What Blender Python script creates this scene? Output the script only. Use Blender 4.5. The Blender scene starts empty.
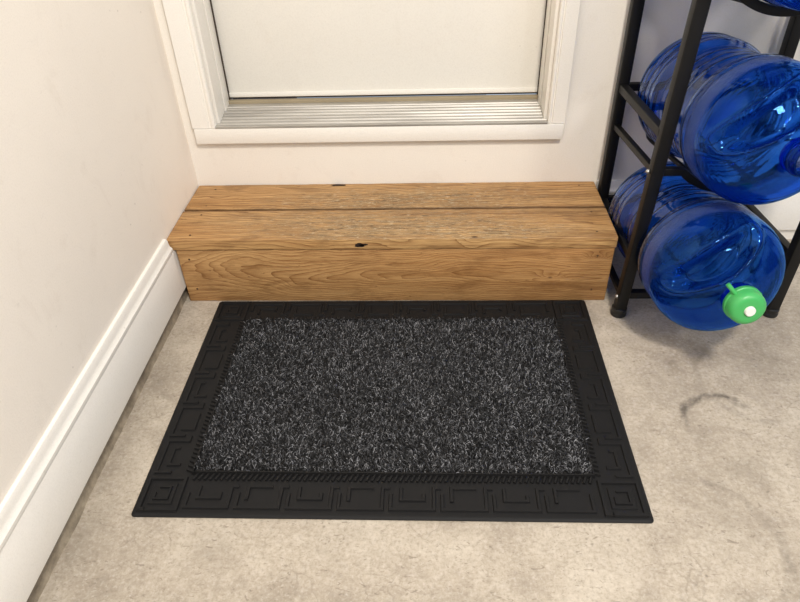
import bpy, bmesh, math, random
from mathutils import Vector, Matrix, Euler, noise
C = bpy.context.scene.collection
PI = math.pi
rnd = random.Random(7)

# ------------------------------------------------------------------ helpers
def link(o, parent=None):
    # parts are modelled in world coordinates; cancel the offset of the Empty they hang from
    C.objects.link(o)
    if parent:
        o.parent = parent
        if parent.type == 'EMPTY' and not parent.get('local_parts'):
            o.matrix_parent_inverse = Matrix.Translation(-parent.location)
    return o

def obj(name, bm, mat, parent=None, smooth=False, autosmooth=None):
    me = bpy.data.meshes.new(name)
    bmesh.ops.recalc_face_normals(bm, faces=bm.faces[:])
    bm.to_mesh(me); bm.free()
    me.materials.append(mat)
    if smooth or autosmooth:
        me.polygons.foreach_set('use_smooth', [True]*len(me.polygons))
    if autosmooth:
        me.set_sharp_from_angle(angle=math.radians(autosmooth))
    return link(bpy.data.objects.new(name, me), parent)

def thing(name, label, cat, loc=(0, 0, 0), group=None):
    o = bpy.data.objects.new(name, None); o.location = loc
    o.empty_display_size = .05
    link(o); o['label'] = label; o['category'] = cat
    if group: o['group'] = group
    return o

def struct(o, label, cat):
    o['kind'] = 'structure'; o['label'] = label; o['category'] = cat
    return o

def box(bm, x0, x1, y0, y1, z0, z1, bevel=0, seg=2):
    r = bmesh.ops.create_cube(bm, size=1, matrix=Matrix.Translation(((x0+x1)/2, (y0+y1)/2, (z0+z1)/2)) @ Matrix.Diagonal((x1-x0, y1-y0, z1-z0, 1)))
    if bevel:
        es = list({e for v in r['verts'] for e in v.link_edges})
        bmesh.ops.bevel(bm, geom=es, offset=bevel, segments=seg, profile=.5, affect='EDGES')

def ngrid(bm, pts, n=8):
    pass

def tube(bm, pts, r, n=12, closed=False, square=False, up=Vector((0, 0, 1)), caps=True, ry=None):
    """sweep a round or rounded-square section along pts"""
    pts = [Vector(p) for p in pts]
    rings = []
    sec = []
    if square:
        b = r*.2
        for cx, cy, a0 in ((1, 1, 0), (-1, 1, 90), (-1, -1, 180), (1, -1, 270)):
            for k in range(4):
                a = math.radians(a0+k*30)
                ryy = ry or r
                sec.append((cx*(r-b)+b*math.cos(a), cy*(ryy-b)+b*math.sin(a)))
    else:
        sec = [(r*math.cos(2*PI*k/n), r*math.sin(2*PI*k/n)) for k in range(n)]
    for i, p in enumerate(pts):
        a = pts[max(i-1, 0)]; b_ = pts[min(i+1, len(pts)-1)]
        t = (b_-a).normalized()
        u = up.cross(t)
        if u.length < 1e-4: u = Vector((1, 0, 0))
        u.normalize(); v = t.cross(u)
        rings.append([bm.verts.new(p+u*sx+v*sy) for sx, sy in sec])
    m = len(sec)
    for i in range(len(rings)-1):
        for k in range(m):
            bm.faces.new((rings[i][k], rings[i][(k+1) % m], rings[i+1][(k+1) % m], rings[i+1][k]))
    if caps:
        bm.faces.new(rings[0][::-1]); bm.faces.new(rings[-1])

def lathe(bm, prof, n=48, mat=Matrix.Identity(4), disp=None):
    """prof: list of (r, h) along +Z of mat"""
    rings = []
    for r, h in prof:
        if r < 1e-6:
            rings.append([bm.verts.new(mat @ Vector((0, 0, h)))])
        else:
            rr = []
            for k in range(n):
                a = 2*PI*k/n
                p = Vector((r*math.cos(a), r*math.sin(a), h))
                if disp: p = disp(p, r, h, a)
                rr.append(bm.verts.new(mat @ p))
            rings.append(rr)
    for a, b in zip(rings, rings[1:]):
        if len(a) == 1 and len(b) == 1: continue
        for k in range(n):
            if len(a) == 1: bm.faces.new((a[0], b[(k+1) % n], b[k]))
            elif len(b) == 1: bm.faces.new((a[k], a[(k+1) % n], b[0]))
            else: bm.faces.new((a[k], a[(k+1) % n], b[(k+1) % n], b[k]))

# ------------------------------------------------------------------ materials
def srgb(r, g, b):
    f = lambda c: (c/255/12.92) if c/255 <= .04045 else ((c/255+.055)/1.055)**2.4
    return (f(r), f(g), f(b), 1)

class NT:
    def __init__(s, name):
        s.m = bpy.data.materials.new(name); s.m.use_nodes = True
        s.t = s.m.node_tree; s.b = s.t.nodes['Principled BSDF']; s.out = s.t.nodes['Material Output']
    def n(s, typ, **kw):
        x = s.t.nodes.new(typ)
        for k, v in kw.items(): setattr(x, k, v)
        return x
    def l(s, a, b): s.t.links.new(a, b)
    def set(s, node, key, v):
        if hasattr(v, 'is_linked') or hasattr(v, 'links'): s.l(v, node.inputs[key])
        else: node.inputs[key].default_value = v
    def obj(s): return s.n('ShaderNodeTexCoord').outputs['Object']
    def mapping(s, vec, scale=(1, 1, 1), loc=(0, 0, 0), rot=(0, 0, 0)):
        x = s.n('ShaderNodeMapping'); s.l(vec, x.inputs[0])
        x.inputs['Scale'].default_value = scale; x.inputs['Location'].default_value = loc; x.inputs['Rotation'].default_value = rot
        return x.outputs[0]
    def noise(s, vec, scale, detail=4, rough=.55, dist=0):
        x = s.n('ShaderNodeTexNoise'); s.l(vec, x.inputs['Vector'])
        x.inputs['Scale'].default_value = scale; x.inputs['Detail'].default_value = detail
        x.inputs['Roughness'].default_value = rough; x.inputs['Distortion'].default_value = dist
        return x.outputs['Fac']
    def math(s, op, a, b=None, c=None, clamp=False):
        x = s.n('ShaderNodeMath', operation=op); x.use_clamp = clamp
        s.set(x, 0, a)
        if b is not None: s.set(x, 1, b)
        if c is not None: s.set(x, 2, c)
        return x.outputs[0]
    def ramp(s, fac, stops, interp='LINEAR'):
        x = s.n('ShaderNodeValToRGB'); s.l(fac, x.inputs[0]); e = x.color_ramp.elements
        x.color_ramp.interpolation = interp
        while len(e) < len(stops): e.new(.5)
        for el, (p, c) in zip(e, stops):
            el.position = p; el.color = c if len(c) == 4 else (*c, 1)
        return x.outputs['Color']
    def rampf(s, fac, lo, hi):
        x = s.n('ShaderNodeMapRange'); s.l(fac, x.inputs[0]); x.clamp = True
        x.inputs[1].default_value = lo; x.inputs[2].default_value = hi
        return x.outputs[0]
    def mix(s, fac, a, b, blend='MIX'):
        x = s.n('ShaderNodeMix', data_type='RGBA', blend_type=blend)
        s.set(x, 0, fac); s.set(x, 6, a); s.set(x, 7, b)
        return x.outputs[2]
    def sep(s, vec):
        x = s.n('ShaderNodeSeparateXYZ'); s.l(vec, x.inputs[0]); return x.outputs
    def comb(s, a, b, c):
        x = s.n('ShaderNodeCombineXYZ')
        s.set(x, 0, a); s.set(x, 1, b); s.set(x, 2, c); return x.outputs[0]
    def bump(s, h, strength=.3, dist=.001):
        x = s.n('ShaderNodeBump'); s.l(h, x.inputs['Height'])
        x.inputs['Strength'].default_value = strength; x.inputs['Distance'].default_value = dist
        s.l(x.outputs[0], s.b.inputs['Normal']); return x.outputs[0]
    def base(s, col): s.set(s.b, 'Base Color', col)
    def rough(s, v): s.set(s.b, 'Roughness', v)
    def blob(s, vec, x, y, z, r, soft=.5, stretch=(1, 1, 1)):
        """1 inside an ellipsoid around (x,y,z), fading to 0"""
        v = s.mapping(vec, scale=(stretch[0]/r, stretch[1]/r, stretch[2]/r), loc=(-x*stretch[0]/r, -y*stretch[1]/r, -z*stretch[2]/r))
        L = s.n('ShaderNodeVectorMath', operation='LENGTH'); s.l(v, L.inputs[0])
        return s.rampf(L.outputs['Value'], 1, 1-soft)

def paint(name, col, rough=.5, scuff=.35, spec=.4):
    t = NT(name); o = t.obj()
    big = t.noise(o, 3.5, 5, .6)
    fine = t.noise(o, 60, 3, .6)
    c = t.mix(t.math('MULTIPLY', t.rampf(big, .35, .75), scuff), col, tuple(x*.86 for x in col[:3])+(1,))
    marks = t.rampf(t.noise(t.mapping(o, scale=(6, 6, 14)), 6, 3, .5, 1.5), .70, .76)
    c = t.mix(t.math('MULTIPLY', marks, scuff*.35), c, srgb(150, 138, 122))
    t.base(c); t.rough(rough); t.b.inputs['Specular IOR Level'].default_value = spec
    smear = t.math('MULTIPLY', t.rampf(t.noise(t.mapping(o, scale=(1, 1, .7)), 13, 5, .7, .5), .56, .72), scuff*.45)
    c = t.mix(smear, c, srgb(196, 178, 160))
    c = t.mix(t.math('MULTIPLY', t.rampf(t.noise(o, 330, 3, .7), .45, .7), .10), c, srgb(170, 158, 144))
    dots = t.n('ShaderNodeTexVoronoi'); t.l(o, dots.inputs['Vector']); dots.inputs['Scale'].default_value = 26
    dm = t.math('MULTIPLY', t.rampf(dots.outputs['Distance'], .075, .03), t.rampf(t.noise(o, 5, 2), .55, .6))
    c = t.mix(t.math('MULTIPLY', dm, scuff*1.3), c, srgb(140, 126, 110))
    t.base(c)
    t.bump(t.math('ADD', t.math('MULTIPLY', fine, .8), t.noise(o, 220, 2, .5)), .35, .0008)
    return t.m

PATCHES = [(1.203, -.80, .10, .5, (1, 1.4, 1)), (1.144, -.90, .09, .45, (1, 1, 1)), (1.35, -.47, .12, .5, (1, 1, 1)),
           (.06, -.62, .09, .35, (1, .4, 1)), (.03, -.90, .07, .35, (1, .4, 1)), (1.242, -.485, .05, .5, (1, 1, 1)),
           (.26, -.98, .07, .4, (1, 1, 1)), (1.03, -.36, .035, .7, (1.5, .6, 1)), (.5, -.96, .06, .35, (.6, 1.3, 1))]

def concrete():
    t = NT('garage_concrete'); o = t.obj()
    big = t.noise(o, 2.6, 6, .62, .4)
    mid = t.noise(o, 9, 6, .65, .8)
    fine = t.noise(o, 55, 5, .7)
    grit = t.noise(o, 260, 3, .6)
    v = t.math('ADD', t.math('MULTIPLY', big, .5), t.math('MULTIPLY', mid, .5))
    c = t.ramp(v, [(.34, srgb(140, 129, 115)), (.44, srgb(168, 156, 140)), (.53, srgb(184, 172, 155)), (.66, srgb(200, 189, 172))])
    c = t.mix(t.math('MULTIPLY', t.rampf(fine, .42, .66), .22), c, srgb(138, 127, 112))
    c = t.mix(t.math('MULTIPLY', t.rampf(fine, .50, .30), .15), c, srgb(212, 207, 200))
    sp = t.noise(o, 140, 4, .75)
    c = t.mix(t.math('MULTIPLY', t.rampf(sp, .50, .64), .38), c, srgb(126, 114, 98))
    c = t.mix(t.math('MULTIPLY', t.rampf(sp, .46, .34), .35), c, srgb(214, 206, 194))
    # hairline crazing in patches
    dn = t.n('ShaderNodeTexNoise'); t.l(o, dn.inputs['Vector']); dn.inputs['Scale'].default_value = 30; dn.inputs['Detail'].default_value = 4
    vd = t.n('ShaderNodeTexVoronoi', feature='DISTANCE_TO_EDGE'); t.l(t.mix(.035, o, dn.outputs['Color']), vd.inputs['Vector']); vd.inputs['Scale'].default_value = 21
    cr = t.math('MULTIPLY', t.rampf(vd.outputs['Distance'], .035, .008), t.rampf(t.noise(o, 6, 4, .6), .50, .62))
    c = t.mix(t.math('MULTIPLY', cr, .3), c, srgb(112, 100, 86))
    # small trowel scratches and pits
    sc = t.noise(t.mapping(o, scale=(1, 2.4, 1), rot=(0, 0, .5)), 42, 4, .55, 2.2)
    c = t.mix(t.math('MULTIPLY', t.rampf(sc, .62, .68), .6), c, srgb(120, 108, 94))
    pits = t.n('ShaderNodeTexVoronoi'); t.l(t.mapping(o, scale=(1, 1, 1)), pits.inputs['Vector']); pits.inputs['Scale'].default_value = 34
    pm = t.math('MULTIPLY', t.rampf(pits.outputs['Distance'], .12, .04), t.rampf(t.noise(o, 7, 2), .52, .62))
    c = t.mix(t.math('MULTIPLY', pm, .6), c, srgb(110, 100, 88))
    c = t.mix(t.math('MULTIPLY', t.rampf(grit, .62, .72), .25), c, srgb(120, 110, 98))
    # tyre-like ring scuff to the right of the mat
    wob = t.mix(.04, o, t.n('ShaderNodeTexNoise').outputs['Color'])
    def ring(cx, cy, r, w, a0, strength):
        nonlocal c
        nz = t.math('MULTIPLY', t.math('SUBTRACT', t.noise(o, 16, 4, .6), .5), .05)
        s = t.sep(o)
        dx = t.math('SUBTRACT', s[0], cx); dy = t.math('SUBTRACT', s[1], cy)
        d = t.math('SQRT', t.math('ADD', t.math('MULTIPLY', dx, dx), t.math('MULTIPLY', dy, dy)))
        e = t.math('ABSOLUTE', t.math('SUBTRACT', t.math('ADD', d, nz), r))
        m = t.rampf(e, w, w*.2)
        side = t.rampf(t.math('ADD', t.math('MULTIPLY', dx, math.cos(a0)), t.math('MULTIPLY', dy, math.sin(a0))), -.01, .05)
        m = t.math('MULTIPLY', t.math('MULTIPLY', m, side), t.math('MULTIPLY', t.rampf(t.noise(o, 30, 4, .7), .33, .6), strength))
        c = t.mix(m, c, srgb(104, 96, 86))
    ring(1.225, -.682, .072, .013, 1.95, 1.0)
    ring(1.10, -.95, .13, .012, .2, .35)
    ring(1.33, -.56, .12, .010, 3.4, .3)
    # worn darker patches
    for (x, y, r, k, st) in PATCHES:
        m = t.math('MULTIPLY', t.math('MULTIPLY', t.blob(o, x, y, 0, r, .9, st), t.rampf(t.noise(o, 14, 5, .65), .36, .62)), k)
        c = t.mix(m, c, srgb(128, 118, 104))
    t.base(c); t.rough(t.math('ADD', t.math('MULTIPLY', mid, .25), .5))
    h = t.math('ADD', t.math('MULTIPLY', fine, .7), t.math('MULTIPLY', grit, .3))
    t.bump(h, .4, .0014)
    return t.m

def wood(name, yc, zc, slope, tint=0, weather=None, knots=(), seed=0, fr=85, cath=()):
    """flat-sawn board, grain along x, growth rings around a wandering pith line"""
    t = NT(name); o0 = t.obj(); s = t.sep(o0)
    o = t.mapping(o0, loc=(seed*3.1, seed*1.7, seed*.9))
    wob = t.math('MULTIPLY', t.math('SUBTRACT', t.noise(t.mapping(o, scale=(1.6, 4, 4)), 2.2, 3, .5), .5), .075)
    wob2 = t.math('MULTIPLY', t.math('SUBTRACT', t.noise(t.mapping(o, scale=(1.1, 3, 3), loc=(5, 3, 1)), 2.0, 2, .5), .5), .09)
    A = t.math('ADD', t.math('SUBTRACT', s[2], zc), wob)
    B = t.math('ADD', t.math('ADD', t.math('SUBTRACT', s[1], yc), wob2), t.math('MULTIPLY', s[0], slope))
    # knots push the rings around themselves
    kmask = None; swirl = None
    for (kx, ky, kz, kr) in knots:
        v = t.mapping(o0, scale=(.55/kr, 1/kr, 1/kr), loc=(-kx*.55/kr, -ky/kr, -kz/kr))
        L = t.n('ShaderNodeVectorMath', operation='LENGTH'); t.l(v, L.inputs[0])
        e = t.math('POWER', 2.718, t.math('MULTIPLY', t.math('MULTIPLY', L.outputs['Value'], L.outputs['Value']), -.22))
        swirl = t.math('MULTIPLY', e, .022) if swirl is None else t.math('ADD', swirl, t.math('MULTIPLY', e, .022))
        k1 = t.rampf(L.outputs['Value'], .62, .38)
        kmask = k1 if kmask is None else t.math('MAXIMUM', kmask, k1)
    if swirl is not None: A = t.math('ADD', A, swirl)
    rr = t.math('SQRT', t.math('ADD', t.math('MULTIPLY', A, A), t.math('MULTIPLY', B, B)))
    ph = t.math('ADD', t.math('MULTIPLY', rr, fr), t.math('MULTIPLY', t.noise(t.mapping(o, scale=(2, 60, 60)), 1, 3), .9))
    saw = t.math('FRACT', ph)
    band = t.math('POWER', saw, 2.2)
    fib = t.noise(t.mapping(o, scale=(14, 420, 420)), 1, 4, .65)
    fib2 = t.noise(t.mapping(o, scale=(5, 130, 130)), 1, 4, .6)
    tone = t.noise(t.mapping(o, scale=(1.5, 9, 9)), 1, 3, .5)
    light = srgb(*WL); midc = srgb(*WM); dark = srgb(*WD)
    c = t.mix(t.rampf(tone, .3, .7), light, midc)
    c = t.mix(t.math('MULTIPLY', band, .72), c, dark)
    c = t.mix(t.math('MULTIPLY', t.rampf(saw, .82, .97), .45), c, srgb(96, 56, 26))
    c = t.mix(t.math('MULTIPLY', t.rampf(t.noise(t.mapping(o, scale=(1.3, 60, 60), loc=(3, 9, 2)), 1, 4, .6), .5, .72), .5), c, srgb(120, 78, 42))
    c = t.mix(t.math('MULTIPLY', t.rampf(fib, .44, .68), .6), c, srgb(112, 72, 36))
    c = t.mix(t.math('MULTIPLY', t.rampf(fib2, .55, .32), .35), c, srgb(226, 184, 124))
    blot = t.noise(t.mapping(o, scale=(7, 22, 22)), 1, 5, .65, .6)
    c = t.mix(t.math('MULTIPLY', t.rampf(blot, .50, .64), .45), c, srgb(104, 70, 38))
    c = t.mix(t.math('MULTIPLY', t.rampf(t.noise(t.mapping(o, scale=(40, 120, 120)), 1, 3, .6), .66, .74), .6), c, srgb(84, 56, 34))
    if tint: c = t.mix(tint, c, srgb(150, 96, 46))
    if weather:
        # foot-worn greyed area with pale scuffs
        w = None
        for (wx, wy, wr, st) in weather:
            b = t.blob(o0, wx, wy, .188, wr, .75, st)
            w = b if w is None else t.math('MAXIMUM', w, b)
        w = t.math('MULTIPLY', w, t.rampf(s[2], .1855, .1872))
        streak = t.noise(t.mapping(o, scale=(14, 90, 90)), 1, 8, .85)
        gm = t.math('MULTIPLY', w, t.rampf(streak, .40, .60))
        c = t.mix(t.math('MULTIPLY', gm, .85), c, srgb(134, 116, 88))
        dk = t.math('MULTIPLY', w, t.rampf(t.noise(t.mapping(o, scale=(34, 190, 190), loc=(2, 2, 2)), 1, 6, .8), .53, .63))
        c = t.mix(t.math('MULTIPLY', dk, .85), c, srgb(74, 60, 46))
        pl = t.math('MULTIPLY', w, t.rampf(t.noise(t.mapping(o, scale=(40, 170, 170), loc=(7, 1, 4)), 1, 6, .8), .54, .64))
        c = t.mix(t.math('MULTIPLY', pl, .8), c, srgb(208, 190, 158))
    if weather:
        # gap shade and dirt, painted dark along the joint between the two boards
        jd = t.math('ABSOLUTE', t.math('ADD', s[1], .142))
        nz = t.math('MULTIPLY', t.noise(t.mapping(o, scale=(20, 20, 20)), 1, 4, .7), .006)
        jm = t.math('MULTIPLY', t.rampf(t.math('SUBTRACT', jd, nz), .0036, .0006), .7)
        c = t.mix(jm, c, srgb(70, 46, 26))
    if kmask is not None:
        kc = t.mix(t.rampf(t.noise(o, 90, 3), .4, .6), srgb(88, 52, 28), srgb(58, 34, 20))
        c = t.mix(t.math('MULTIPLY', kmask, .85), c, kc)
    t.base(c); t.rough(.55); t.b.inputs['Specular IOR Level'].default_value = .35
    h = t.math('ADD', t.math('MULTIPLY', fib, .8), t.math('MULTIPLY', band, -.5))
    t.bump(h, .6, .0016)
    return t.m

WL = (208, 168, 114); WM = (190, 144, 90); WD = (132, 88, 46)

def simple(name, col, rough=.5, metal=0, spec=.5, nscale=0, nstr=.2, ndist=.001, var=0):
    t = NT(name)
    t.rough(rough); t.b.inputs['Metallic'].default_value = metal; t.b.inputs['Specular IOR Level'].default_value = spec
    c = col
    if nscale:
        n_ = t.noise(t.obj(), nscale, 4, .6)
        t.bump(n_, nstr, ndist)
        if var:
            n2 = t.noise(t.obj(), nscale*.15, 4, .6)
            c = t.mix(t.math('MULTIPLY', t.rampf(n2, .35, .7), var), col, tuple(x*.7 for x in col[:3])+(1,))
    t.base(c)
    return t.m

M_wall = paint('cream_wall_paint', srgb(248, 239, 227), .55, .3)
M_wallb = paint('white_wall_paint', srgb(242, 236, 226), .5, .3)
M_trim = paint('white_trim_paint', srgb(243, 238, 229), .38, .15, .5)
M_door = paint('white_door_paint', srgb(240, 236, 227), .4, .15, .5)
M_concrete = concrete()
M_rubber = simple('black_rubber', srgb(20, 19, 19), .66, 0, .3, 900, .35, .0005)
M_rack = simple('black_powder_coat', srgb(15, 14, 14), .5, 0, .3, 500, .2, .0004)
M_steel = simple('zinc_bolt', srgb(200, 200, 196), .3, 1)
M_plastic_black = simple('black_plastic', srgb(20, 20, 20), .45)
M_green = simple('green_cap_plastic', srgb(70, 172, 92), .38, 0, .5, 0)
M_white_plastic = simple('white_plug_plastic', srgb(232, 232, 226), .4)
M_dark = simple('dark_seal', srgb(62, 50, 38), .8)
M_sill = simple('weathered_oak_sill', srgb(160, 146, 120), .6, 0, .3, 60, .3, .0008, .5)
M_hole = simple('dark_knot_hole', srgb(34, 20, 12), .9)

M_screw = simple('weathered_screw', srgb(92, 66, 42), .5, .3)

def aluminium():
    t = NT('mill_aluminium'); o = t.obj()
    n = t.noise(t.mapping(o, scale=(4, 60, 60)), 1, 4, .6)
    t.base(t.mix(t.rampf(n, .35, .7), srgb(200, 196, 188), srgb(160, 155, 147)))
    t.b.inputs['Metallic'].default_value = .65; t.rough(.5)
    return t.m
M_alu = aluminium()

def curb_mat():
    t = NT('rough_curb'); o = t.obj()
    n = t.noise(o, 22, 5, .7)
    c = t.ramp(n, [(.3, srgb(104, 94, 80)), (.5, srgb(138, 126, 108)), (.7, srgb(166, 154, 134))])
    t.base(c); t.rough(.8); t.bump(t.noise(o, 90, 4, .7), .6, .002)
    return t.m
M_curb = curb_mat()

def fibre_mat():
    t = NT('heathered_mat_fibre')
    a = t.n('ShaderNodeAttribute'); a.attribute_name = 'fibre_colour'
    t.base(a.outputs['Color']); t.rough(.5); t.b.inputs['Specular IOR Level'].default_value = .35
    return t.m
M_fibre = fibre_mat()

def jug_mat():
    """clear blue bottle plastic with a real wall thickness; shoulder and base are moulded
    thicker (deeper blue), the broad band round the shoulder is finely pebbled"""
    t = NT('clear_blue_bottle_plastic'); o = t.obj()
    t.t.nodes.remove(t.b)
    z = t.sep(o)[2]
    thick = t.math('MAXIMUM', t.rampf(z, .325, .375), t.rampf(z, .050, .012))
    band = t.math('MULTIPLY', t.rampf(z, .292, .304), t.rampf(z, .356, .344))
    tint = t.mix(thick, (.70, .78, .94, 1), (.20, .52, .97, 1))
    pebble = t.math('MULTIPLY', t.noise(o, 230, 2, .6), t.math('MAXIMUM', band, .02))
    wave = t.noise(o, 8, 2, .5, .6)
    bmp = t.n('ShaderNodeBump'); bmp.inputs['Strength'].default_value = .6; bmp.inputs['Distance'].default_value = .003
    t.l(t.math('ADD', t.math('MULTIPLY', wave, .8), t.math('MULTIPLY', pebble, 1.1)), bmp.inputs['Height'])
    g = t.n('ShaderNodeBsdfGlass'); g.inputs['IOR'].default_value = 1.5
    t.l(bmp.outputs[0], g.inputs['Normal']); t.l(t.math('MULTIPLY', band, .10), g.inputs['Roughness']); t.l(tint, g.inputs['Color'])
    di = t.n('ShaderNodeBsdfDiffuse'); t.l(t.mix(band, srgb(40, 112, 200), srgb(128, 152, 200)), di.inputs['Color'])
    tl = t.n('ShaderNodeBsdfTranslucent'); tl.inputs['Color'].default_value = srgb(14, 112, 232)
    m0 = t.n('ShaderNodeMixShader'); m0.inputs[0].default_value = .55; t.l(di.outputs[0], m0.inputs[1]); t.l(tl.outputs[0], m0.inputs[2])
    m2 = t.n('ShaderNodeMixShader'); t.l(t.math('ADD', t.math('MULTIPLY', band, .22), t.math('ADD', t.math('MULTIPLY', thick, .045), .008)), m2.inputs[0])
    t.l(g.outputs[0], m2.inputs[1]); t.l(m0.outputs[0], m2.inputs[2])
    t.l(m2.outputs[0], t.out.inputs['Surface'])
    return t.m
M_jug = jug_mat()

# ------------------------------------------------------------------ the room
def room():
    bm = bmesh.new(); box(bm, -.12, 3.2, -4.2, .15, -.12, 0)
    struct(obj('floor', bm, M_concrete), 'pale grey stained garage concrete floor', 'floor')
    bm = bmesh.new(); box(bm, -.12, 0, -4.2, .15, 0, 2.5)
    struct(obj('wall_left', bm, M_wall), 'cream painted wall on the left of the step', 'wall')
    # back wall with the door opening cut out (x .086-.934, z .31-2.12)
    x0, x1, z0, z1 = .086, .932, .33, 2.12
    bm = bmesh.new()
    box(bm, 0, x0, 0, .15, 0, 2.5); box(bm, x1, 3.2, 0, .15, 0, 2.5)
    box(bm, x0, x1, 0, .15, 0, z0); box(bm, x0, x1, 0, .15, z1, 2.5)
    bmesh.ops.remove_doubles(bm, verts=bm.verts[:], dist=1e-5)
    struct(obj('wall_back', bm, M_wallb), 'white painted wall behind the wooden step, holding the door', 'wall')

    # baseboards: swept profile (distance from wall, height)
    prof = [(0, .042), (.0135, .042), (.014, .044), (.014, .150), (.0125, .1525), (.0125, .158), (.0155, .162), (.0155, .168), (.011, .173), (.009, .180), (.0085, .189), (.006, .194), (0, .195)]
    def board(name, axis, a, b, label):
        bm = bmesh.new()
        r0 = [bm.verts.new((d, a, h) if axis == 'y' else (a, -d, h)) for d, h in prof]
        r1 = [bm.verts.new((d, b, h) if axis == 'y' else (b, -d, h)) for d, h in prof]
        n = len(prof)
        for k in range(n): bm.faces.new((r0[k], r0[(k+1) % n], r1[(k+1) % n], r1[k]))
        bm.faces.new(r0[::-1]); bm.faces.new(r1)
        if axis == 'y': box(bm, 0, .014, b-.001, -.15, .042, .1555)
        struct(obj(name, bm, M_trim, autosmooth=35), label, 'baseboard')
    board('baseboard_left', 'y', -4.2, -.2895, 'white moulded baseboard along the left wall, ending at the step')
    prof = [(d, max(0.0, h-.004) if h > .04 else 0.0) for d, h in prof]
    board('baseboard_back', 'x', 1.0815, 3.2, 'white moulded baseboard along the back wall behind the black rack')
    # ragged concrete strip below the left baseboard
    bm = bmesh.new(); N = 420; rows = []
    for i in range(N+1):
        y = -4.2 + (4.2-.2)*i/N
        w = .0018 + .0012*noise.noise((y*9, 0, 0)) + .0008*noise.noise((y*45, 3, 0))
        w2 = w + .001 + .012*max(0, noise.noise((y*7, 7, 2))-.15) + .0015*noise.noise((y*70, 1, 5))
        rows.append([bm.verts.new(p) for p in ((0.0, y, .042), (w, y, .042), (w+.0005, y, .012), (w2, y, .003), (w2+.002, y, 0))])
    for a, b in zip(rows, rows[1:]):
        for k in range(4): bm.faces.new((a[k], b[k], b[k+1], a[k+1]))
    struct(obj('trim_5', bm, M_curb, autosmooth=60), 'rough tan strip of exposed concrete under the left baseboard', 'trim')

    # door casing: stepped profile
    def casing(name, xo, xi, label):
        bm = bmesh.new(); s = 1 if xi > xo else -1
        pr = [(0, 0), (0, -.016), (.0015, -.018), (.044, -.018), (.0465, -.0145), (.050, -.0145), (.053, -.0185), (.0585, -.0185), (.061, -.016), (.061, 0)]
        k_ = abs(xi-xo)/.061
        lo = [bm.verts.new((xo+s*d*k_, y, .3568)) for d, y in pr]; hi = [bm.verts.new((xo+s*d*k_, y, 2.18)) for d, y in pr]
        n = len(pr)
        for k in range(n): bm.faces.new((lo[k], lo[(k+1) % n], hi[(k+1) % n], hi[k]))
        bm.faces.new(lo); bm.faces.new(hi[::-1])
        struct(obj(name, bm, M_trim, autosmooth=30), label, 'door trim')
    casing('trim_1', .0265, .088, 'white upright door casing near the left wall')
    casing('trim_2', .974, .931, 'white upright door casing between door and black rack')
    bm = bmesh.new(); box(bm, .0305, .9715, -.0205, 0, .3150, .3555, .002)
    struct(obj('trim_3', bm, M_trim, autosmooth=30), 'white flat board under the door threshold', 'door trim')
    # jambs with stops
    bm = bmesh.new()
    box(bm, .0862, .0955, .0005, .1495, .3475, 2.11, .001); box(bm, .0955, .0985, .06, .1035, .366, 2.10, .001)
    struct(obj('trim_6', bm, M_trim, autosmooth=30), 'white left door jamb beside the threshold', 'door trim')
    bm = bmesh.new()
    box(bm, .9225, .9318, .0005, .1495, .3475, 2.11, .001); box(bm, .9195, .9225, .06, .1035, .366, 2.10, .001)
    struct(obj('trim_7', bm, M_trim, autosmooth=30), 'white right door jamb beside the threshold', 'door trim')
    # ridged aluminium threshold
    prof = [(-.0195, .3556), (-.0195, .3600), (-.0165, .3618), (-.0105, .3622)]
    y = -.0085; z = .3627; 
    for k in range(6):
        prof += [(y, z-.0024), (y+.0030, z-.0024), (y+.0048, z+.0011), (y+.0102, z+.0011), (y+.0120, z-.0018)]
        y += .0138; z += .00247
    prof += [(y+.001, z), (.094, z+.0005), (.094, .3556)]
    bm = bmesh.new()
    a = [bm.verts.new((.0960, p, q) if p > -.0 else (.0878, p, q)) for p, q in prof]
    b = [bm.verts.new((.9220, p, q) if p > -.0 else (.9302, p, q)) for p, q in prof]
    n = len(prof)
    for k in range(n): bm.faces.new((a[k], a[(k+1) % n], b[(k+1) % n], b[k]))
    bm.faces.new(a[::-1]); bm.faces.new(b)
    th = struct(obj('trim_4', bm, M_alu), 'ridged aluminium door threshold in front of the white door', 'threshold')
    bm = bmesh.new(); box(bm, .0960, .9220, .0945, .1095, .3475, .3856, .0012)
    link_ = obj('wooden_riser', bm, M_sill, th); link_['label'] = 'tan wooden strip at the back of the threshold'
    # door slab
    bm = bmesh.new(); box(bm, .0985, .9195, .1105, .1495, .3895, 2.105, .0015)
    d = struct(obj('door_1', bm, M_door, autosmooth=30), 'closed white door with plain lower face, seen from the bottom edge up', 'door')
    bm = bmesh.new(); box(bm, .100, .918, .1075, .1102, .3915, .4040, .001)
    obj('door_sweep', bm, M_door, d, autosmooth=30)
    bm = bmesh.new(); box(bm, .0965, .9215, .112, .146, .3860, .3890)
    s_ = obj('bottom_seal', bm, M_dark, d)
    bm = bmesh.new(); box(bm, .0957, .1005, .1040, .1103, .387, 2.10); box(bm, .9180, .9223, .1040, .1103, .387, 2.10)
    obj('side_seal', bm, M_dark, d)
room()

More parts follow.
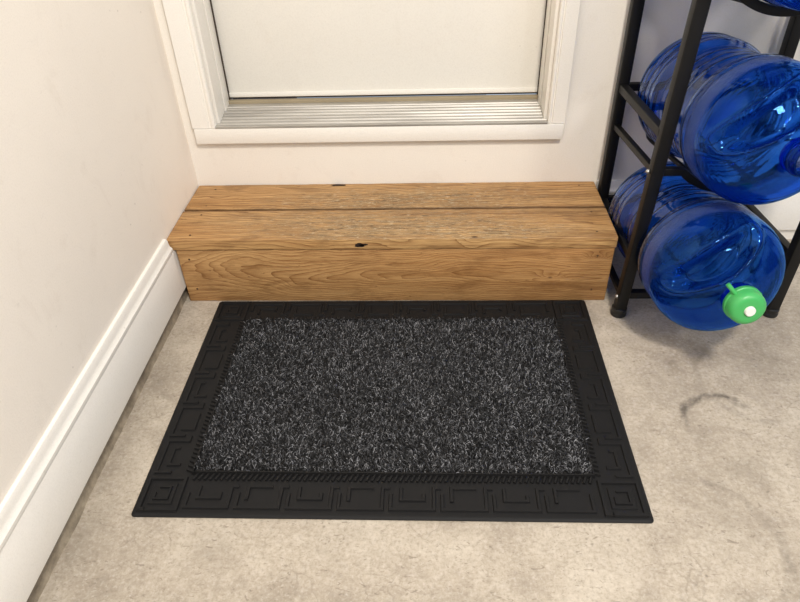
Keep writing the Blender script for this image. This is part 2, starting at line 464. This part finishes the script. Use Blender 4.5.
# ------------------------------------------------------------------ wooden step
def step():
    S0, S1, D, H, T = .0015, 1.0745, .284, .188, .030
    t = thing('wooden_step', 'low weathered wooden step below the white door, behind the black mat', 'step', ((S0+S1)/2, -D/2, 0))
    knots_f = ((.742, -.283, .188, .009), (.421, -.2, .188, .006))
    mt1 = wood('worn_tread_wood', -.60, -.12, .030, 0, [(.54, -.215, .50, (1, 4.0, .01)), (.42, -.25, .26, (1, 3.4, .01)), (.74, -.25, .34, (1, 5, .01))], ((.742, -.278, .185, .010),), 1, 150)
    mt2 = wood('rear_tread_wood', .30, -.10, .026, 0, [(.48, -.11, .36, (1, 3.6, .01)), (.68, -.09, .36, (1, 4, .01))], ((.387, -.004, .188, .008),), 2, 140)
    mr = wood('riser_wood', -.215, .082, .055, .25, None, ((1.035, -.284, .13, .0055), (.30, -.284, .055, .006), (.93, -.284, .072, .008)), 3, 185)
    def plank(name, x0, x1, y0, y1, z0, z1, mat, bev=.0022, cut=None):
        bm = bmesh.new()
        box(bm, x0, x1, y0, y1, z0, z1, bev, 3)
        if cut: cut(bm)
        # subdivide lengthwise so the arrises can be a little ragged
        for k in range(1, 90):
            x = x0 + (x1-x0)*k/90
            bmesh.ops.bisect_plane(bm, geom=bm.verts[:]+bm.edges[:]+bm.faces[:], plane_co=(x, 0, 0), plane_no=(1, 0, 0))
        for v in bm.verts:
            n1 = noise.noise((v.co.x*6, v.co.y*20, v.co.z*20+len(name)))
            n2 = noise.noise((v.co.x*30, v.co.y*40, v.co.z*40+3))
            v.co.z += .0007*n1+.0004*n2; v.co.y += .0006*n2
        return obj(name, bm, mat, t, autosmooth=35)
    plank('tread_board', S0, S1, -D, -.1450, H-T, H, mt1)
    plank('tread_board', S0+.001, S1-.001, -.1390, -.003, H-T, H+.0005, mt2)
    plank('riser_board', S0+.0165, S1-.002, -D+.003, -D+.038, .001, H-T-.0012, mr, .002)
    for xa, xb in ((S0+.0165, S0+.0545), (S1-.042, S1-.004)):
        plank('side_board', xa, xb, -D+.0385, -.003, .001, H-T-.0015, mr)
    # screws, knot hole
    scr = [(.055, -.262), (.055, -.165), (.055, -.118), (.055, -.028), (1.03, -.258), (1.035, -.165), (1.035, -.115), (1.03, -.026), (.54, -.118), (.56, -.03)]
    tb = [o for o in t.children if o.name.startswith('tread_board')]
    for x, y in scr:
        bm = bmesh.new()
        lathe(bm, [(0, H-.0005), (.0026, H-.0005), (.0028, H+.0005), (.0020, H+.0007), (.0008, H+.0003), (0, H+.0002)], 14, Matrix.Translation((x, y, 0)))
        obj('screw', bm, M_screw, t, smooth=True)
    for (x, z) in ((1.035, .135), (1.035, .035), (.045, .13), (.045, .04)):
        bm = bmesh.new()
        lathe(bm, [(0, 0), (.0024, 0), (.0026, .0008), (.0018, .0010), (0, .0005)], 14, Matrix.Translation((x, -D+.0032, z)) @ Matrix.Rotation(PI/2, 4, 'X'))
        obj('screw', bm, M_screw, t, smooth=True)
    # splintered knot hole on the front arris and a smaller one at the back
    def hole(cx, cy, cz, L, W, seed):
        bm = bmesh.new(); r = random.Random(seed); n = 22
        top = []; ctr = bm.verts.new((cx, cy-.0004 if cy < -.2 else cy, cz+.0004))
        for k in range(n):
            a = 2*PI*k/n; q = 1+.35*(r.random()-.5)
            top.append((L*q*math.cos(a), W*q*math.sin(a)))
        return top
    bm = bmesh.new(); r = random.Random(4); n = 26
    # a thin dark insert wrapping the front edge: top face lobe + front face lobe
    def lobe(f, L, W0, W1):
        pts = []
        for k in range(n):
            a = 2*PI*k/n; q = 1+.3*(r.random()-.5)
            pts.append(f(L*q*math.cos(a), (W1 if math.sin(a) > 0 else W0)*q*math.sin(a)))
        v = [bm.verts.new(p) for p in pts]; bm.faces.new(v)
        w = [bm.verts.new(Vector(p)+f.n) for p in pts]
        bm.faces.new(w)
        for k in range(n): bm.faces.new((v[k], v[(k+1) % n], w[(k+1) % n], w[k]))
    f = lambda a, b: Vector((.469+a, -D-.0006, H-.0175+b)); f.n = Vector((0, .003, 0)); lobe(f, .012, .0052, .0060)
    f = lambda a, b: Vector((.478+a+b*1.5, -D-.0006, H-.0165+b)); f.n = Vector((0, .003, 0)); lobe(f, .010, .003, .0030)
    obj('knot_hole', bm, M_hole, t)
    bm = bmesh.new()
    f = lambda a, b: Vector((.388+a, -.012+b, H+.0013)); f.n = Vector((0, 0, -.003)); lobe(f, .019, .004, .004)
    obj('knot_hole', bm, M_hole, t)
step()

# ------------------------------------------------------------------ door mat
def mat_thing():
    W, Dp = .926, .6315
    t = thing('door_mat', 'black rubber door mat with key-pattern border and grey-flecked pile, in front of the wooden step', 'door mat', (.0978+W/2, -.9152+Dp/2, 0))
    t['local_parts'] = 1; t.rotation_euler = (0, 0, .0025)
    ox, oy = -W/2, -Dp/2
    PX0, PX1, PY0, PY1 = .090, .838, .093, .545
    bm = bmesh.new()
    # slab: rounded-corner outline, chamfered rim
    def outline(inset, z, rad=.007):
        pts = []
        for cx, cy, a0 in ((W-inset-rad, Dp-inset-rad, 0), (inset+rad, Dp-inset-rad, 90), (inset+rad, inset+rad, 180), (W-inset-rad, inset+rad, 270)):
            for k in range(6):
                a = math.radians(a0+k*18); pts.append((ox+cx+rad*math.cos(a), oy+cy+rad*math.sin(a), z))
        return pts
    lev = [outline(0, .0006), outline(0, .0026), outline(.0035, .0052), outline(.006, .0056)]
    R_ = [[bm.verts.new(p) for p in L] for L in lev]
    for a, b in zip(R_, R_[1:]):
        for k in range(len(a)): bm.faces.new((a[k], a[(k+1) % len(a)], b[(k+1) % len(a)], b[k]))
    bm.faces.new(R_[-1]); bm.faces.new(R_[0][::-1])
    TZ = .0056
    def ridge(pts, w=.0038, h=.0026, z=TZ):
        h = h*1.35
        """trapezoid ridge along a polyline with mitred right-angle corners"""
        P_ = [Vector((ox+p[0], oy+p[1])) for p in pts]; n = len(P_)
        sec = ((-w*.5-.0016, -.0006), (-w*.5, h), (w*.5, h), (w*.5+.0016, -.0006)); rows = []
        for i, p in enumerate(P_):
            d0 = (P_[i]-P_[i-1]).normalized() if i else (P_[1]-P_[0]).normalized()
            d1 = (P_[i+1]-P_[i]).normalized() if i < n-1 else d0
            nn = Vector((-d0.y, d0.x))+Vector((-d1.y, d1.x)); nn = nn/max(nn.length_squared, 1e-6)*2
            e = Vector((0, 0))
            rows.append([bm.verts.new((p.x+nn.x*s, p.y+nn.y*s, z+hh)) for s, hh in sec])
        for a, b in zip(rows, rows[1:]):
            for k in range(3): bm.faces.new((a[k], a[k+1], b[k+1], b[k]))
        bm.faces.new(rows[0]); bm.faces.new(rows[-1][::-1])
    def plate(x0, x1, y0, y1, h=.0016, z=TZ, ch=.0018):
        lo = [(x0, y0), (x1, y0), (x1, y1), (x0, y1)]; hi = [(x0+ch, y0+ch), (x1-ch, y0+ch), (x1-ch, y1-ch), (x0+ch, y1-ch)]
        a = [bm.verts.new((ox+x, oy+y, z-.0006)) for x, y in lo]; b = [bm.verts.new((ox+x, oy+y, z+h)) for x, y in hi]
        for k in range(4): bm.faces.new((a[k], a[(k+1) % 4], b[(k+1) % 4], b[k]))
        bm.faces.new(b)
    # corner blocks: raised block with a sunk square channel
    cs = .0775
    for cx, cy in ((.007, .007), (W-.007-cs, .007), (.007, Dp-.007-cs), (W-.007-cs, Dp-.007-cs)):
        x0, y0, x1, y1 = cx, cy, cx+cs, cy+cs
        def sq(i, w, h): ridge([(x0+i+.01, y0+i), (x1-i, y0+i), (x1-i, y1-i), (x0+i, y1-i), (x0+i, y0+i), (x0+i+.012, y0+i)], w, h)
        sq(.005, .0055, .0032)
        plate(x0+.0155, x1-.0155, y0+.0155, y1-.0155, .0026)
        ridge([(x0+.026, y0+.040), (x0+.026, y0+.026), (x1-.026, y0+.026), (x1-.026, y1-.026), (x0+.030, y1-.026)], .003, .0045)
    # key pattern along the four sides; (u along, v outwards->inwards)
    def key(place, L0, L1, n):
        p = (L1-L0)/n
        for k in range(n):
            u = L0+k*p
            A = [(.04, .60), (.04, .12), (.88, .12), (.88, .80), (1.02, .80)] if k < n-1 else [(.04, .60), (.04, .12), (.90, .12), (.90, .66)]
            ridge([place(u+a*p, b) for a, b in A], .0045, .0026)
            B = [(.22, .36), (.22, .80), (.70, .80)] if k % 2 else [(.24, .80), (.24, .42), (.68, .42), (.68, .60)]
            ridge([place(u+a*p, b) for a, b in B], .0045, .0026)
    bw = .066
    key(lambda u, v: (u, .010+v*bw), .090, W-.090, 8)
    key(lambda u, v: (u, Dp-.010-v*bw*.92), .090, W-.090, 8)
    key(lambda u, v: (.010+v*bw*.92, u), .090, Dp-.090, 5)
    key(lambda u, v: (W-.010-v*bw*.92, u), .090, Dp-.090, 5)
    # slanted cleats round the pile
    def cleat(x, y, dx, dy): ridge([(x, y), (x+dx, y+dy)], .0034, .0034)
    n = int((PX1-PX0)/.0105)
    for k in range(n):
        x = PX0+.004+k*.0105
        cleat(x, PY0-.0165, .006, .0145); cleat(x, PY1+.003, .005, .011)
    n = int((PY1-PY0)/.0105)
    for k in range(n):
        y = PY0+.002+k*.0105
        cleat(PX0-.0145, y+.005, .013, -.005); cleat(PX1+.0015, y+.005, .013, -.005)
    b = obj('rubber_border', bm, M_rubber, t)
    # thin lip round the pile
    bm = bmesh.new()
    loop = [(PX0+.002, PY0-.001), (PX1+.001, PY0-.001), (PX1+.001, PY1+.001), (PX0-.001, PY1+.001), (PX0-.001, PY0-.001), (PX0+.004, PY0-.001)]
    ridge(loop, .0024, .0062)
    obj('pile_lip', bm, M_rubber, t)
    bm = bmesh.new()
    box(bm, ox+PX0, ox+PX1, oy+PY0, oy+PY1, TZ-.0004, TZ+.0022)
    obj('pile_backing', bm, M_rubber, t)
    # fibres: one mesh of short kinked blades, countless
    r = random.Random(11); V = []; F = []; cols = []
    nb = 62000
    pal = [((12, 12, 13), .55), ((32, 32, 34), .20), ((84, 84, 87), .14), ((138, 138, 141), .11)]
    for i in range(nb):
        x = r.uniform(PX0+.001, PX1-.001); y = r.uniform(PY0+.001, PY1-.001)
        q = noise.noise((x*22, y*22, 0)); 
        a = r.gauss(1.5+.9*noise.noise((x*9, y*9, 4)), 1.0); lean = r.uniform(.15, .95)
        h = r.uniform(.006, .0105)*(1+.15*q); w = r.uniform(.00036, .00066)
        dx, dy = math.cos(a)*lean*h, math.sin(a)*lean*h
        wa = r.uniform(0, PI); wx, wy = math.cos(wa)*w, math.sin(wa)*w
        kx, ky = r.gauss(0, .0012), r.gauss(0, .0012)
        X, Y, Z = ox+x, oy+y, TZ+.001
        p = [(X, Y, Z), (X+dx*.35+kx, Y+dy*.35+ky, Z+h*.5), (X+dx*.75-kx*.5, Y+dy*.75-ky*.5, Z+h*.85), (X+dx*1.2+kx, Y+dy*1.2, Z+h*.95)]
        b0 = len(V)
        for m_, (px, py, pz) in enumerate(p):
            tp = 1 if m_ < 3 else .5
            V += [(px-wx*tp, py-wy*tp, pz), (px+wx*tp, py+wy*tp, pz+.0003)]
        for m_ in range(3): F.append((b0+2*m_, b0+2*m_+1, b0+2*m_+3, b0+2*m_+2))
        s_ = r.random(); acc = 0
        for cc, pr in pal:
            acc += pr
            if s_ <= acc: break
        g = r.uniform(.8, 1.15)
        cols.append(tuple(min(1, z_*g) for z_ in srgb(*cc)[:3])+(1,))
    me = bpy.data.meshes.new('pile'); me.from_pydata(V, [], F); me.materials.append(M_fibre)
    at = me.color_attributes.new('fibre_colour', 'FLOAT_COLOR', 'POINT')
    flat = []
    for c_ in cols: flat += list(c_)*8
    at.data.foreach_set('color', flat)
    p = bpy.data.objects.new('pile', me); link(p, t); p['kind'] = 'stuff'; p['label'] = 'short kinked pile of black, grey and pale grey fibres'
    del t['local_parts']
mat_thing()

# ------------------------------------------------------------------ jug rack
XL, XR, YF, YR = 1.094, 1.452, -.335, -.034
def axis_at(j, y):
    (x, yy, z), yaw, pit = j
    d = Vector((math.sin(yaw)*math.cos(pit), -math.cos(yaw)*math.cos(pit), math.sin(pit)))
    k = (y-yy)/d.y
    return Vector((x, yy, z))+d*k
LOW = ((1.207, -.150, .180), math.radians(2.0), math.radians(7.5))
UPP = ((1.236, -.100, .460), math.radians(4.0), math.radians(6.0))
TOPJ = ((1.245, -.105, .808), math.radians(3.0), math.radians(6.0))
def rack():
    t = thing('jug_rack', 'black metal rack right of the wooden step, carrying large blue water jugs on their sides', 'rack', ((XL+XR)/2, (YF+YR)/2, 0))
    hp = .0128; TOP = 1.02; lean = .018
    for x, y in ((XL, YF), (XL, YR), (XR, YF), (XR, YR)):
        bm = bmesh.new()
        dy = -.03 if y == YF else 0
        dxx = .014 if (y == YF and x == XL) else 0
        tube(bm, [(x, y, .010), (x+dxx*.5, y+dy*.35, .35), (x+dxx, y+dy*.7, .70), (x+dxx*1.2, y+dy, TOP)], hp, square=True, up=Vector((0, 1, 0)))
        p = obj('post', bm, M_rack, t, autosmooth=40)
        bm = bmesh.new()
        lathe(bm, [(0, 0), (.0165, 0), (.0185, .002), (.0190, .008), (.0175, .011), (.0175, .015), (.0185, .017), (.0180, .022), (.0150, .024), (0, .024)], 24, Matrix.Translation((x, y, 0)))
        obj('foot_cap', bm, M_plastic_black, p, autosmooth=40)
    def shift(z): return -.03*min(1, z/TOP)     # the front posts lean forward slightly
    rails = [(.040, .056), (.152, .170), (.357, .386), (.452, .467), (.710, .725), (.785, .80), (.99, .99)]
    for i, (zr, zf) in enumerate(rails):
        rr = .0095 if i % 2 else .0068
        for x in (XL, XR):
            dxx = .012*zf if x == XL else 0
            bm = bmesh.new()
            tube(bm, [(x, YR-.006, zr), (x+dxx, YF+shift(zf)+.006, zf)], rr, square=True)
            obj('side_rail', bm, M_rack, t, autosmooth=40)
            sx = -1 if x == XL else 1
            for (yy, zz, dd) in (((YF+shift(zf), zf, dxx),) if i in (0, 2, 4) else ()):
                bm = bmesh.new()
                yo = -hp if yy < -.2 else 0
                lathe(bm, [(0, .0045), (.0022, .0042), (.0042, .0022), (.0048, 0), (.0048, -.002), (0, -.002)], 16, Matrix.Translation((x+dd+sx*(hp+.0004), yy, zz)) @ Matrix.Rotation(sx*PI/2, 4, 'Y'))
                obj('bolt', bm, M_steel, t, smooth=True)
        if i % 2 or i == 6:      # rear cross bar
            bm = bmesh.new(); tube(bm, [(XL+.006, YR, zr), (XR-.006, YR, zr)], .0085, square=True)
            obj('cross_bar', bm, M_rack, t, autosmooth=40)
    # lower cradle: straight bars with two rods on top
    def rods(j, off=.138, w=.052, zback=None):
        for d in (-w, w):
            h = math.sqrt(off**2-d*d); pts = []
            for y in (YF-.012, YR+(-.002 if zback else .008)):
                a = axis_at(j, y); pts.append((a.x+d, y, a.z-h))
            if zback:      # turn up behind the jug to the rear cross bar
                e = Vector(pts[1]); f = Vector(pts[0]); g = (f-e).normalized()
                pts = [pts[0], e+g*.03, e+g*.012+Vector((0, 0, .002)), e+Vector((0, 0, .012)), (e.x, YR-.002, e.z+.03), (e.x, YR-.002, zback)]
            bm = bmesh.new(); tube(bm, pts, .006, 12, up=Vector((1, 0, 0))); obj('cradle_rod', bm, M_rack, t, autosmooth=50)
    rods(LOW)
    for y, yz in ((YF, YF+.001), (YR, YR)):
        a = axis_at(LOW, y); zz = a.z-.128-.006-.009
        bm = bmesh.new(); tube(bm, [(XL+.006, yz, zz), (XR-.006, yz, zz)], .009, square=True)
        obj('cross_bar', bm, M_rack, t, autosmooth=40)
    # upper cradles: bars that dip under the jug
    def ubar(j, y, zrail, name='cradle_bar', sh=0):
        a = axis_at(j, y+sh); R0 = .131+.001+.0085
        dz = a.z-zrail; dx = math.sqrt(max(R0*R0-dz*dz, 1e-4))
        a0 = math.atan2(-dz, -dx); a1 = math.atan2(-dz, dx)
        pts = [(XL+.006, y+sh, zrail), (a.x-dx-.012, y+sh, zrail)]
        for k in range(25):
            an = (a0+2*PI if a0 < 0 else a0) + ((a1+2*PI)-(a0+2*PI if a0 < 0 else a0))*k/24
            pts.append((a.x+R0*math.cos(an), y+sh, a.z+R0*math.sin(an)))
        pts += [(a.x+dx+.012, y+sh, zrail), (XR-.006, y+sh, zrail)]
        bm = bmesh.new(); tube(bm, pts, .008, square=True, up=Vector((0, 1, 0)))
        obj(name, bm, M_rack, t, autosmooth=40)
    rods(UPP, .138, .055, .450)
    ubar(UPP, YF, .386, sh=-.011)
    top = TOPJ
    rods(top, .138, .055, .783); ubar(top, YF, .725, sh=-.02)
rack()

# ------------------------------------------------------------------ water jugs
ROLL_L = ROLL_U = 2.2
def make_jug(name, label, cap, j, roll):
    (x, y, z), yaw, pit = j
    t = thing(name, label, 'water jug', (x, y, z), 'blue water jugs on the rack')
    t['local_parts'] = 1
    R = .131
    pr = [(0, .006), (.030, .005), (.070, .002), (.085, .0), (.098, .001), (.110, .006), (.119, .014), (.1255, .025), (.1295, .038)]
    def ribs(s0, s1, groove, gw=.010):
        pass
    prof = list(pr)
    h = .045
    def rad(h):
        r = R
        for g, w, d in ((.070, .009, .006), (.098, .006, .003), (.150, .055, .0), (.300, .008, .007)):
            u = abs(h-g)/w
            if u < 1: r -= d*(.5+.5*math.cos(PI*u))**.7
        # drawn-in waist between the two broad bands
        k = max(0, min(1, (h-.112)/.022)); k2 = max(0, min(1, (.283-h)/.026))
        k = k*k*(3-2*k)*k2*k2*(3-2*k2)
        r -= .013*k
        for g in (.165, .195, .225):
            r += .0025*math.exp(-((h-g)/.005)**2)*k
        return r
    while h < .352:
        prof.append((rad(h), h)); h += .0028
    dome = [(.1310, .354), (.1308, .362), (.1298, .370), (.1275, .379), (.1240, .388), (.1185, .397), (.1115, .406), (.102, .4145), (.091, .422), (.079, .4285), (.067, .434), (.056, .4385), (.047, .4425), (.040, .447), (.0345, .4525), (.0310, .459), (.0295, .466), (.0290, .474), (.0290, .478), (.0318, .4795), (.0318, .4835), (.0285, .485), (.0282, .500), (.0268, .502)]
    # smooth the dome densely
    d2 = []
    for (r0, h0), (r1, h1) in zip(dome, dome[1:]):
        m = 4 if r0 > .045 else 2
        for k in range(m): d2.append((r0+(r1-r0)*k/m, h0+(h1-h0)*k/m))
    prof += d2+[dome[-1]]
    inner = [(.0250, .5015), (.0250, .47), (.027, .458)]
    prof += inner
    ca, sa = math.cos(roll), math.sin(roll)
    def disp(p, r, h, a):
        # carrying-handle recess pressed into the shoulder, with a raised rim
        if h > .345 and r > .033:
            u = p.x*ca+p.y*sa; v = -p.x*sa+p.y*ca
            e = (abs((u-.068)/.0285)**2.4+abs(v/.088)**2.4)**(1/2.4)
            if e < 1.35:
                k = max(0, min(1, (1-e)/.26)); k = k*k*(3-2*k)
                rim = math.exp(-((e-1.1)/.10)**2)
                nrm = Vector((p.x, p.y, .085)).normalized()
                sc = min(1, (h-.345)/.03)
                p = p-nrm*(.026*k-.0075*rim)*sc
        # flattened facets on the waist
        if .15 < h < .22:
            q = (.5+.5*math.cos(PI*(h-.185)/.035)); f = 1-.020*q*(.5+.5*math.cos(12*a)); p = Vector((p.x*f, p.y*f, p.z))
        return p
    bm = bmesh.new(); lathe(bm, prof, 144, Matrix.Identity(4), disp)
    body = obj('bottle_body', bm, M_jug, t, smooth=True)
    sd = body.modifiers.new('wall', 'SOLIDIFY'); sd.thickness = .003; sd.offset = -1
    if cap:
        bm = bmesh.new()
        lathe(bm, [(.0, .5095), (.010, .5095), (.0105, .5125), (.022, .5130), (.0285, .5110), (.0325, .5060), (.0335, .500), (.0338, .4885), (.0355, .4872), (.0355, .4800), (.0342, .4780), (.0330, .4770), (.0322, .4770)], 48, Matrix.Identity(4),
              lambda p, r, h, a: Vector((p.x*(1+(.012 if .483 < h < .507 and int(a/(2*PI)*48) % 2 else 0)), p.y*(1+(.012 if .483 < h < .507 and int(a/(2*PI)*48) % 2 else 0)), p.z)))
        c = obj('cap', bm, M_green, t, autosmooth=40); c['label'] = 'green push-on cap'
        bm = bmesh.new()
        d = Vector((math.cos(roll+.10), math.sin(roll+.10), 0))
        tube(bm, [d*.033+Vector((0, 0, .490)), d*.044+Vector((0, 0, .489)), d*.054+Vector((0, 0, .487)), d*.0575+Vector((0, 0, .486))], .0042, 10)
        obj('pull_tab', bm, M_green, c, autosmooth=40)
        bm = bmesh.new()
        lathe(bm, [(0, .5175), (.0085, .5175), (.0098, .5160), (.0100, .5100)], 28)
        obj('centre_plug', bm, M_white_plastic, c, autosmooth=40)
    d = Vector((math.sin(yaw)*math.cos(pit), -math.cos(yaw)*math.cos(pit), math.sin(pit)))
    t.location = Vector((x, y, z))-d*.03
    t.rotation_euler = d.to_track_quat('Z', 'Y').to_euler()
    del t['local_parts']
    return t
make_jug('water_jug', 'clear blue water jug with a green cap, lying on the lowest level of the rack', True, LOW, ROLL_L)
make_jug('water_jug', 'clear blue water jug lying on the upper level, above the green-capped one', False, UPP, ROLL_U)
make_jug('water_jug', 'clear blue water jug on the top level of the rack, mostly above the picture', False, TOPJ, ROLL_U)

# ------------------------------------------------------------------ light, world, camera
# dim garage all around: bright ceiling, patchy walls and shelving behind the camera
w = bpy.data.worlds.new('garage_ambient'); bpy.context.scene.world = w; w.use_nodes = True
wt = NT.__new__(NT); wt.t = w.node_tree
dirv = wt.n('ShaderNodeTexCoord').outputs['Generated']
sz = wt.sep(dirv)[2]
vor = wt.n('ShaderNodeTexVoronoi'); vor.distance = 'CHEBYCHEV'; vor.inputs['Scale'].default_value = 3.2; wt.l(dirv, vor.inputs['Vector'])
cells = wt.rampf(wt.sep(vor.outputs['Color'])[0], .35, .75)
side = wt.mix(cells, (.035, .05, .08, 1), (.58, .72, .88, 1))
beams = wt.n('ShaderNodeTexWave'); beams.inputs['Scale'].default_value = 1.6; beams.inputs['Distortion'].default_value = .6; wt.l(dirv, beams.inputs['Vector'])
ceil = wt.mix(wt.rampf(beams.outputs['Fac'], .35, .6), (.48, .55, .66, 1), (.84, .92, 1.05, 1))
col = wt.mix(wt.rampf(sz, .45, .5), side, ceil)
bg = w.node_tree.nodes['Background']; wt.l(col, bg.inputs[0]); bg.inputs[1].default_value = .78
def area(name, loc, target, size, power, col, sy=None):
    l = bpy.data.lights.new(name, 'AREA'); l.energy = power; l.color = col; l.size = size
    if sy: l.shape = 'RECTANGLE'; l.size_y = sy
    o = bpy.data.objects.new(name, l); C.objects.link(o); o.location = loc
    o.rotation_euler = (Vector(target)-Vector(loc)).to_track_quat('-Z', 'Y').to_euler()
    return o
area('overhead_lamp', (1.05, -2.0, 2.4), (.7, -.4, 0), .24, 52, (1, .935, .85))
area('overhead_lamp', (2.3, -2.8, 2.4), (.2, -.3, .2), .5, 30, (1, .95, .88))  # added fill lamp, unseen, set off to the right to brighten the left wall

q = [643.6453286178568, 0.6389784232400053, -1.5758917069920868, 0.9990446394428313, 0.9144606390978914, 0.06095084233424053, -0.038984083317551106]
cam = bpy.data.cameras.new('camera'); co = bpy.data.objects.new('camera', cam); C.objects.link(co)
cam.sensor_width = 36; cam.sensor_fit = 'HORIZONTAL'; cam.lens = q[0]/800*36
cam.clip_start = .02
Rm = Matrix.Rotation(q[5], 4, 'Z') @ Matrix.Rotation(q[4], 4, 'X') @ Matrix.Rotation(q[6], 4, 'Z')
co.matrix_world = Matrix.Translation(q[1:4]) @ Rm
bpy.context.scene.camera = co
vs = bpy.context.scene.view_settings
vs.view_transform = 'Standard'; vs.look = 'None'; vs.gamma = 1; vs.exposure = 0
